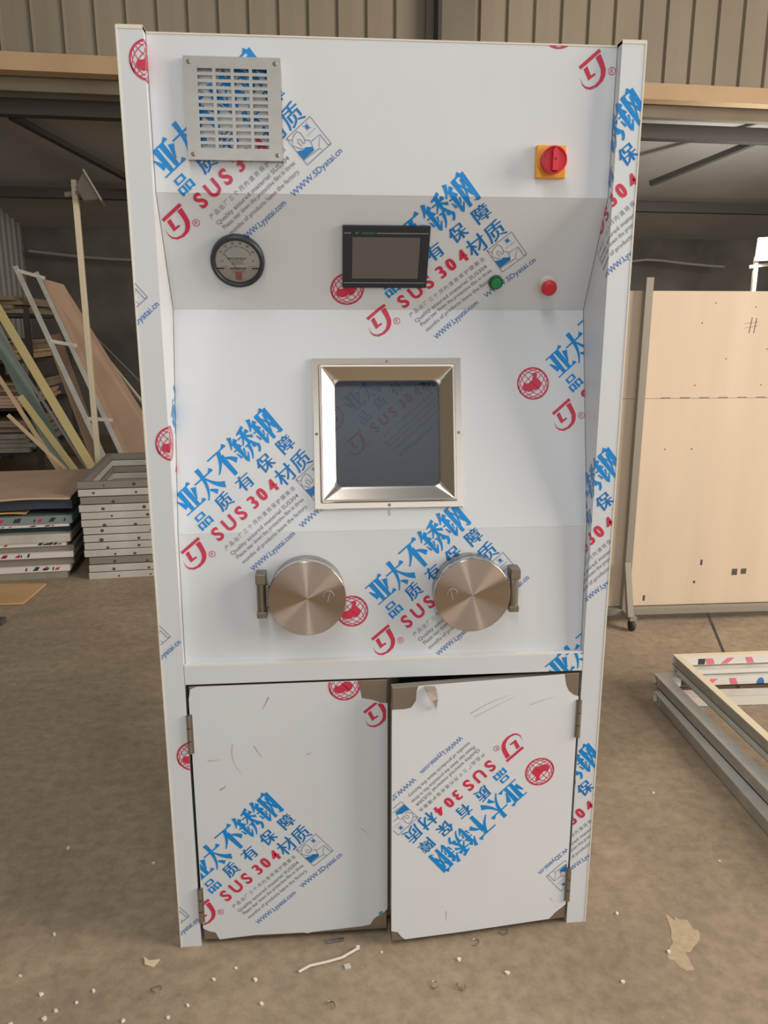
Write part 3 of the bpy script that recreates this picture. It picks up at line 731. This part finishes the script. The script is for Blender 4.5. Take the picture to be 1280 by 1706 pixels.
slab('plywood_sheet', 'thin plywood sheet bowed between navy sheets in the far left stack', 'sheet', .414, .423, PLYF, 3.10, x1=-1.95, wav=.008)
slab('film_sheet', 'navy blue film-wrapped panel under the brown top board', 'sheet', .442, .500, NAVY, 3.12, x1=-1.675, wav=.004)
slab('plywood_sheet', 'brown board lying on top of the far left stack', 'sheet', .513, .524, TAN, 3.06, x1=-1.67, d=1.0, wav=.006)

# ------------------------------------------------------------------ things leaning behind the stacks
def lean(name, label, cat, p, q, w, t, m, ext=1.0, side=None, group=None):
    p, q = Vector(p), Vector(q); q = p + (q - p) * ext
    d = (q - p).normalized(); lift = t * .6
    o = MB().bar((0, 0, lift), q - p + Vector((0, 0, lift)), w, t, side=side).build(name, m, bevel=.002); o.location = p
    return tag(o, label, cat, group)
VW = (0.35, -1, 0.2)
lean('steel_profile', 'yellowish film-covered profile leaning behind the far left stack', 'profile', (-1.727, 4.506, 0), (-2.841, 5.4, 1.635), .07, .03, YPROF, 1.3, VW)
lean('steel_profile', 'broad green grey channel leaning at the far left', 'profile', (-2.018, 4.619, 0), (-2.865, 5.5, 1.296), .12, .03, GPROF, 1.5, VW)
lean('steel_profile', 'narrow shiny steel strip leaning beside the yellowish profile', 'profile', (-1.776, 4.594, 0), (-2.667, 5.3, 1.156), .026, .02, POLISH, 1.6, VW)
lean('wooden_batten', 'long pale batten leaning lowest at the left edge', 'batten', (-1.935, 4.414, 0), (-2.748, 5.0, 1.096), .035, .03, WOOD, 1.2, VW)
lean('wooden_batten', 'short pale batten crossing in front of the others', 'batten', (-1.648, 4.292, 0), (-2.544, 4.556, .849), .03, .025, WOOD, 1.0, VW)
lean('wooden_batten', 'short yellow brown batten leaning behind the far left stack', 'batten', (-1.813, 4.51, 0), (-2.602, 5.0, .948), .055, .03, YPROF, 1.0, VW)
# leaning steel frame
fr = empty('steel_ladder', (-1.761, 4.842, 0))
tag(fr, 'tall grey steel ladder leaning against the dark storage rack', 'frame')
a0_, a1_ = Vector((0, 0, .02)), Vector((-1.125, 1.158, 2.06)); off0, off1 = Vector((.066, .075, 0)), Vector((.152, 0, -.073))
MB().bar(a0_, a1_, .045, .03, side=VW).build('rail', PROF, fr)
MB().bar(a0_ + Vector((.13, .1, 0)), a1_ + Vector((.17, .03, -.05)), .04, .03, side=VW).build('rail', PROF, fr)
for t in (.985, .68, .36):
    p = a0_.lerp(a1_, t); q = (a0_ + Vector((.13, .1, 0))).lerp(a1_ + Vector((.17, .03, -.05)), t)
    MB().bar(p, q + (q - p) * .35, .045, .03, side=(0, 0, 1)).build('crossbar', PROF, fr)
def lean_board(name, label, pts, m, th=.012):
    o = MB(); n = Vector((.35, -1, .45)).normalized() * th; p0 = Vector(pts[0])
    v = [Vector(p) - p0 for p in pts]; o.add(v + [x - n for x in v], [(0, 1, 2, 3), (7, 6, 5, 4), (0, 4, 5, 1), (1, 5, 6, 2), (2, 6, 7, 3), (3, 7, 4, 0)])
    ob = o.build(name, m); ob.location = p0; return tag(ob, label, 'board')
lean_board('leaning_board', 'wide tan board leaning behind the steel ladder', [(-1.665, 5.14, .003), (-1.20, 5.096, .003), (-2.518, 6.15, 1.915), (-2.709, 6.15, 1.968)], TAN)
lean_board('leaning_board', 'narrow tan board leaning left of the steel ladder', [(-2.163, 5.60, .003), (-2.041, 5.607, .003), (-2.59, 6.145, 1.469), (-2.726, 6.145, 1.442)], TAN)
lean('steel_rod', 'thin pale rod leaning right of the wide tan board', 'rod', (-.97, 4.989, 0), (-2.232, 6.0, 1.36), .022, .022, CREAM, 1.02)
lean('steel_rod', 'thin dark rod leaning behind the pale rod', 'rod', (-.485, 4.44, 0), (-2.187, 6.0, 1.382), .014, .014, GALV, 1.02)
# floodlight on a pole
def flood(label, x, y, h, lit, aim):
    t = empty('floodlight_pole', (x, y, 0)); tag(t, label, 'lamp')
    MB().box((-.019, -.019, .02), (.019, .019, h)).build('pole', CREAM, t, bevel=.003)
    mb = MB()
    for a in (0, 90): mb.bar((-.06 * math.cos(R(a)), -.06 * math.sin(R(a)), .013), (.06 * math.cos(R(a)), .06 * math.sin(R(a)), .013), .03, .025)
    mb.build('foot', GALV, t)
    mb = MB(); mb.bar((-.07, 0, h - .10), (.12, -.01, h - .075), .03, .03); mb.build('bracket', GALV, t)
    hm = Matrix.Translation((aim[0], aim[1], h + aim[2])) @ Matrix.Rotation(R(aim[3]), 4, 'Z') @ Matrix.Rotation(R(aim[4]), 4, 'Y')
    hd = MB().rings([rrect(.045, .06, .005, -.10), rrect(.055, .07, .005, -.09), rrect(.10, .13, .01, 0), rrect(.115, .145, .01, .005), rrect(.115, .145, .01, .018)])
    n = 28; hd.f.append(tuple(range(n))[::-1]); hd.m.append(0)
    ho = hd.build('lamp_head', GALV, t, hm)
    MB().prism([(p[0], p[1]) for p in rrect(.11, .14, .01, 0)], .014, .017).build('lens', LAMPGLOW if lit else WHITE, ho)
    return t, hm
flood('unlit floodlight on a tall pale pole behind the stacked frames', -1.858, 4.42, 2.548, False, (.13, -.02, -.06, 10, 62))
t, hm = flood('glowing floodlight on a white pole at the right edge', 4.17, 6.0, 2.2, True, (.1, -.1, .06, -128, 75))
PLt = bpy.data.lights.new('floodlight_beam', 'POINT'); PLt.energy = 75; PLt.shadow_soft_size = .12; PLt.color = (1, .98, .93)
po = bpy.data.objects.new('floodlight_beam', PLt); COL.objects.link(po); po.location = (4.12, 5.72, 2.32)
# sagging cable along the back wall
pts = [(-3.92 + 9.9 * k / 40, 9.45 + .067 * (9.9 * k / 40), 2.50 - .10 * math.sin(math.pi * ((k * 3.4 / 40) % 1)) ) for k in range(41)]
tag(MB().tube(pts, .018, 8).build('sagging_cable', CABLE), 'pale cable sagging along the dark back wall', 'cable')
# storage rack and its bundles
rk = empty('storage_rack', (-3.35, 6.3, 0), R(3.9)); tag(rk, 'dark steel storage rack full of boards at the left edge', 'rack')
for x in (-.36, .40):
    for y in (0, 1.6):
        MB().box((x - .025, y - .025, 0), (x + .025, y + .025, 1.72)).build('upright', PURLIN, rk)
for z in (.28, .72, 1.18, 1.62):
    MB().box((-.39, -.02, z), (.43, 1.62, z + .03)).build('shelf', PURLIN, rk)
bund = [(1.655, .16, 'long board bundle on the top shelf of the rack', KHAKI), (1.215, .095, 'lower plank bundle on the upper middle shelf', WOOD), (1.312, .09, 'upper plank bundle on the upper middle shelf', KHAKI), (.755, .12, 'tan panel bundle on the lower middle shelf', TAN), (.882, .12, 'khaki bundle on top of the tan panels', KHAKI), (.315, .19, 'thick wrapped bundle on the lowest shelf', OLIVE), (.512, .12, 'flat bundle lying on the thick wrapped bundle', KHAKI)]
for z, h, lab, m in bund:
    mb = MB(); n = 4
    for k in range(n): dx = random.uniform(-.05, .05); mb.box((-.30 + dx, -.08 + random.uniform(-.05, .05), h * k / n), (.34 + dx, 1.3, h * (k + .92) / n))
    o = mb.build('plank_bundle', m); o.location = (-3.35, 6.3, z); o.rotation_euler = (0, 0, R(3.9)); tag(o, lab, 'bundle', 'bundles on the storage rack')

# ------------------------------------------------------------------ wheeled board rack, right
tr = empty('board_trolley', (1.44, 2.07, 0)); tag(tr, 'grey tubular board trolley on casters holding the plywood panels', 'trolley')
MB().box((-.018, -.018, .055), (.018, .018, 1.76)).build('upright', GALV, tr)
MB().box((1.35, -.018, .055), (1.386, .018, 1.76)).build('upright', GALV, tr)
MB().box((-.28, -.02, .05), (1.5, .02, .082)).build('bottom_rail', GALV, tr)
for x in (0, 1.368):
    MB().bar((x - .012, -.02, .34), (x - .012, -.11, .075), .03, .03).build('brace', GALV, tr)
    MB().box((x - .018, -.13, .058), (x + .018, .45, .079)).build('foot_rail', GALV, tr)
    for y in (-.11, .40):
        c = MB().lathe([(.026, -.012), (.03, -.009), (.03, .009), (.026, .012)], 24); c.v = [(x + d, y + b, .031 + a) for a, b, d in c.v]
        c.build('caster', RUBBER, tr, smooth=True)
MB().box((-.26, .07, .30), (1.46, .1, .33)).build('rear_rail', GALV, tr)
def board(label, z0, z1, marks):
    mb = MB(); mb.box((1.16, 2.10, z0), (2.85, 2.118, z1))
    for x, z, w, h in marks: mb.box((x, 2.0992, z), (x + w, 2.1, z + h), 1)
    return tag(mb.build('plywood_board', [PLY, WELD]), label, 'board')
dots = [(random.uniform(1.5, 2.3), random.uniform(1.22, 1.66), .004, .007) for _ in range(11)] + [(1.56 + .1 * k, 1.182, .05, .003) for k in range(6)]
ob = board('upper pale plywood panel on the trolley, above the seam', 1.181, 1.70, dots)
board('lower pale plywood panel on the trolley, below the seam', .083, 1.179, [(1.85, .30, .012, .03), (1.82, .20, .012, .014), (1.55, .11, .012, .03), (1.6, .92, .006, .006), (1.74, .92, .01, .005), (2.03, .24, .03, .035), (2.08, .245, .03, .03)])
mb = MB()
for p, q in (((1.955, 1.545), (2.03, 1.555)), ((1.96, 1.525), (2.03, 1.535)), ((1.985, 1.50), (1.995, 1.575)), ((2.01, 1.50), (2.018, 1.572))):
    mb.bar((p[0], 2.0993, p[1]), (q[0], 2.0993, q[1]), .003, .0006)
s_ = mb.build('pencil_mark', INK, ob)

# ------------------------------------------------------------------ film-covered frames on the floor, right
def floor_frame(label, x, y1, z, h, w, d, side_m, print_rear, rz=0.0, rail=.055, top=None):
    t = empty('window_framework', (x, y1, z), rz); tag(t, label, 'frame', 'film-covered frames stacked on the floor at the right')
    e = .004
    def chan(name, a, b, along):
        mb = MB()
        if along == 'y':
            mb.box((a[0], a[1], h - e), (b[0], b[1], h), 1); mb.box((a[0], a[1], 0), (a[0] + e, b[1], h - e), 0); mb.box((a[0], a[1], 0), (b[0], b[1], e), 0); mb.box((b[0] - e, a[1], h * .35), (b[0], b[1], h - e), 0)
        else:
            mb.box((a[0], a[1], h - e), (b[0], b[1], h), 1); mb.box((a[0], a[1], 0), (b[0], a[1] + e, h - e), 2); mb.box((a[0], a[1], 0), (b[0], b[1], e), 0); mb.box((a[0], b[1] - e, 0), (b[0], b[1], h - e), 2)
            if print_rear:
                for k, (u, ww, sl, c) in enumerate(((.06, .035, -.012, 3), (.12, .03, .03, 3), (.24, .03, -.012, 3), (.37, .035, 0, 4), (.02, .03, 0, 5), (.55, .05, .02, 3), (.68, .04, 0, 4))):
                    y = a[1] - .0008; u += a[0] + .08
                    if c == 4: mb.add([(u + ww / 2 * math.cos(q * .5236), y, h * .1 + h * .62 * math.sin(q * .5236)) for q in range(7)], [tuple(range(7))], 4)
                    else: mb.add([(u, y, .006), (u + ww, y, .006), (u + ww + sl, y, h - .012), (u + sl, y, h - .012)], [(0, 1, 2, 3)], c)
        return mb.build(name, [side_m, top or PROF, WHITE, mat('pink_print', (226, 120, 138), .4) if 'pink_print' not in bpy.data.materials else bpy.data.materials['pink_print'], VIOL, DARK], t)
    chan('side_rail', (0, -d), (rail, -rail), 'y'); chan('side_rail', (w - rail, -d), (w, -rail), 'y')
    chan('end_rail', (0, -rail), (w, 0), 'x'); chan('end_rail', (0, -d - rail), (w, -d), 'x')
floor_frame('bottom weathered frame on the floor of the right stack', 1.225, 1.19, 0, .048, 1.0, 1.3, OLIVE, False, R(-1.2), .06)
floor_frame('second frame from the floor in the right stack', 1.25, 1.26, .05, .046, .98, 1.3, OLIVE, True, 0, .05)
floor_frame('third frame of the right stack, under the printed one', 1.335, 1.27, .098, .026, .95, 1.3, PROF, False, R(.3), .05)
floor_frame('top frame of the right stack with pink printed film', 1.337, 1.28, .126, .044, .95, 1.3, OLIVE, True, R(.3), .03, CREAM)

# ------------------------------------------------------------------ odds and ends on the floor
pp = []
for k in range(48):
    t = 2 * math.pi * k / 48; r = 1 + .22 * math.sin(3 * t + 1) + .16 * math.sin(5 * t + 2) + .10 * math.sin(9 * t) + random.uniform(-.05, .05)
    pp.append((.75 + .035 * math.cos(t) * r * (1 + .5 * math.sin(2 * t)) + .02 * math.sin(t), -.085 + .085 * math.sin(t) * r))
o = MB().prism(pp, 0.0, .0008).build('plaster_stain', mat('pale_stain', (188, 168, 140), 0.75, noise=(60, 0.12, 6, (1, 1, 1)))); tag(o, 'pale ragged plaster stain on the concrete right of the cabinet', 'stain')
mb = MB(); mb.prism([(0, 0), (-.013, -.34), (-.12, -.345), (-.8, -.33), (-.8, .03)], .0, .012)
o = mb.build('plywood_offcut', PLYF); o.location = (-1.82, 2.955, .004); tag(o, 'loose plywood sheet lying on the floor at the left edge', 'board')
tag(MB().box((-1.98, 2.30, 0), (-1.83, 2.36, .03)).build('wooden_block', WELD, bevel=.003), 'small dark block on the floor at the left edge', 'block')
pts = [(-.226, -.107, .004), (-.20, -.092, .005), (-.16, -.084, .005), (-.12, -.073, .005), (-.078, -.047, .006)]
mb = MB()
for p, q in zip(pts, pts[1:]): mb.bar(p, q, .0055, .0025)
mb.box((-.083, -.05, .003), (-.074, -.042, .010))
tag(mb.build('cable_tie', CHIP), 'white plastic cable tie lying before the cabinet', 'cable tie')
def scrap(name, label, x, y, poly, m, rz=0, z=.004):
    o = MB().prism(poly, 0, .002).build(name, m); o.location = (x, y, z - .003); o.rotation_euler = (R(4), R(3), rz); return tag(o, label, 'scrap')
scrap('steel_offcut', 'small flat grey offcut near the left door', -.135, -.013, [(-.022, -.006), (.022, -.005), (.022, .006), (-.022, .005)], STEEL, .1)
scrap('steel_offcut', 'tiny square offcut beside the cable tie', -.108, -.098, [(-.008, -.006), (.007, -.008), (.009, .006), (-.006, .007)], PROF, .4)
scrap('paper_scrap', 'torn cream paper scrap left of the cabinet foot', -.592, -.045, [(-.016, .02), (-.004, .006), (.022, .004), (.006, -.016), (-.014, -.004)], PAPER, .2)
chips = [(-.93, .42), (-.66, .33), (-.86, .07), (-.96, -.10), (-.95, -.07), (-.90, -.06), (-.94, -.15), (-.83, -.12), (-.87, -.20), (-.80, -.19), (-.78, -.17), (-.74, -.15), (-.71, -.12), (-.89, -.22), (-.81, -.22), (-.62, -.21), (-.48, -.18), (-.43, -.11), (-.38, -.08), (-.33, -.12), (-.31, -.19), (-.52, -.21), (.28, -.15), (.17, -.1), (.62, .02), (.55, -.2), (.70, -.12), (.95, .55), (1.0, .2), (-.02, -.06)]
for x, y in chips:
    r = random.uniform(.0035, .0065); n = 7
    mb = MB(); mb.prism([(r * random.uniform(.7, 1.2) * math.cos(2 * math.pi * k / n), r * random.uniform(.5, 1) * math.sin(2 * math.pi * k / n)) for k in range(n)], 0, r * .7)
    o = mb.build('plaster_chip', CHIP); o.location = (x, y, 0); o.rotation_euler = (0, 0, random.uniform(0, 3)); tag(o, 'tiny white chip scattered on the concrete floor', 'chip', 'white chips on the floor')
for k, (x, y) in enumerate([(-.56, -.13), (.10, -.17), (.16, -.18), (.3, -.02), (.22, -.05), (-.15, -.21)]):
    pts = [(.010 * math.cos(t * .9) * (1 + t * .1), .009 * math.sin(t * .9), .0015 + .003 * abs(math.sin(t))) for t in [i * .5 for i in range(11)]]
    o = MB().tube(pts, .0011, 6).build('metal_shaving', DSTEEL); o.location = (x, y, 0); o.rotation_euler = (0, 0, k); tag(o, 'small curled metal shaving on the concrete before the cabinet', 'shaving', 'metal shavings before the cabinet')
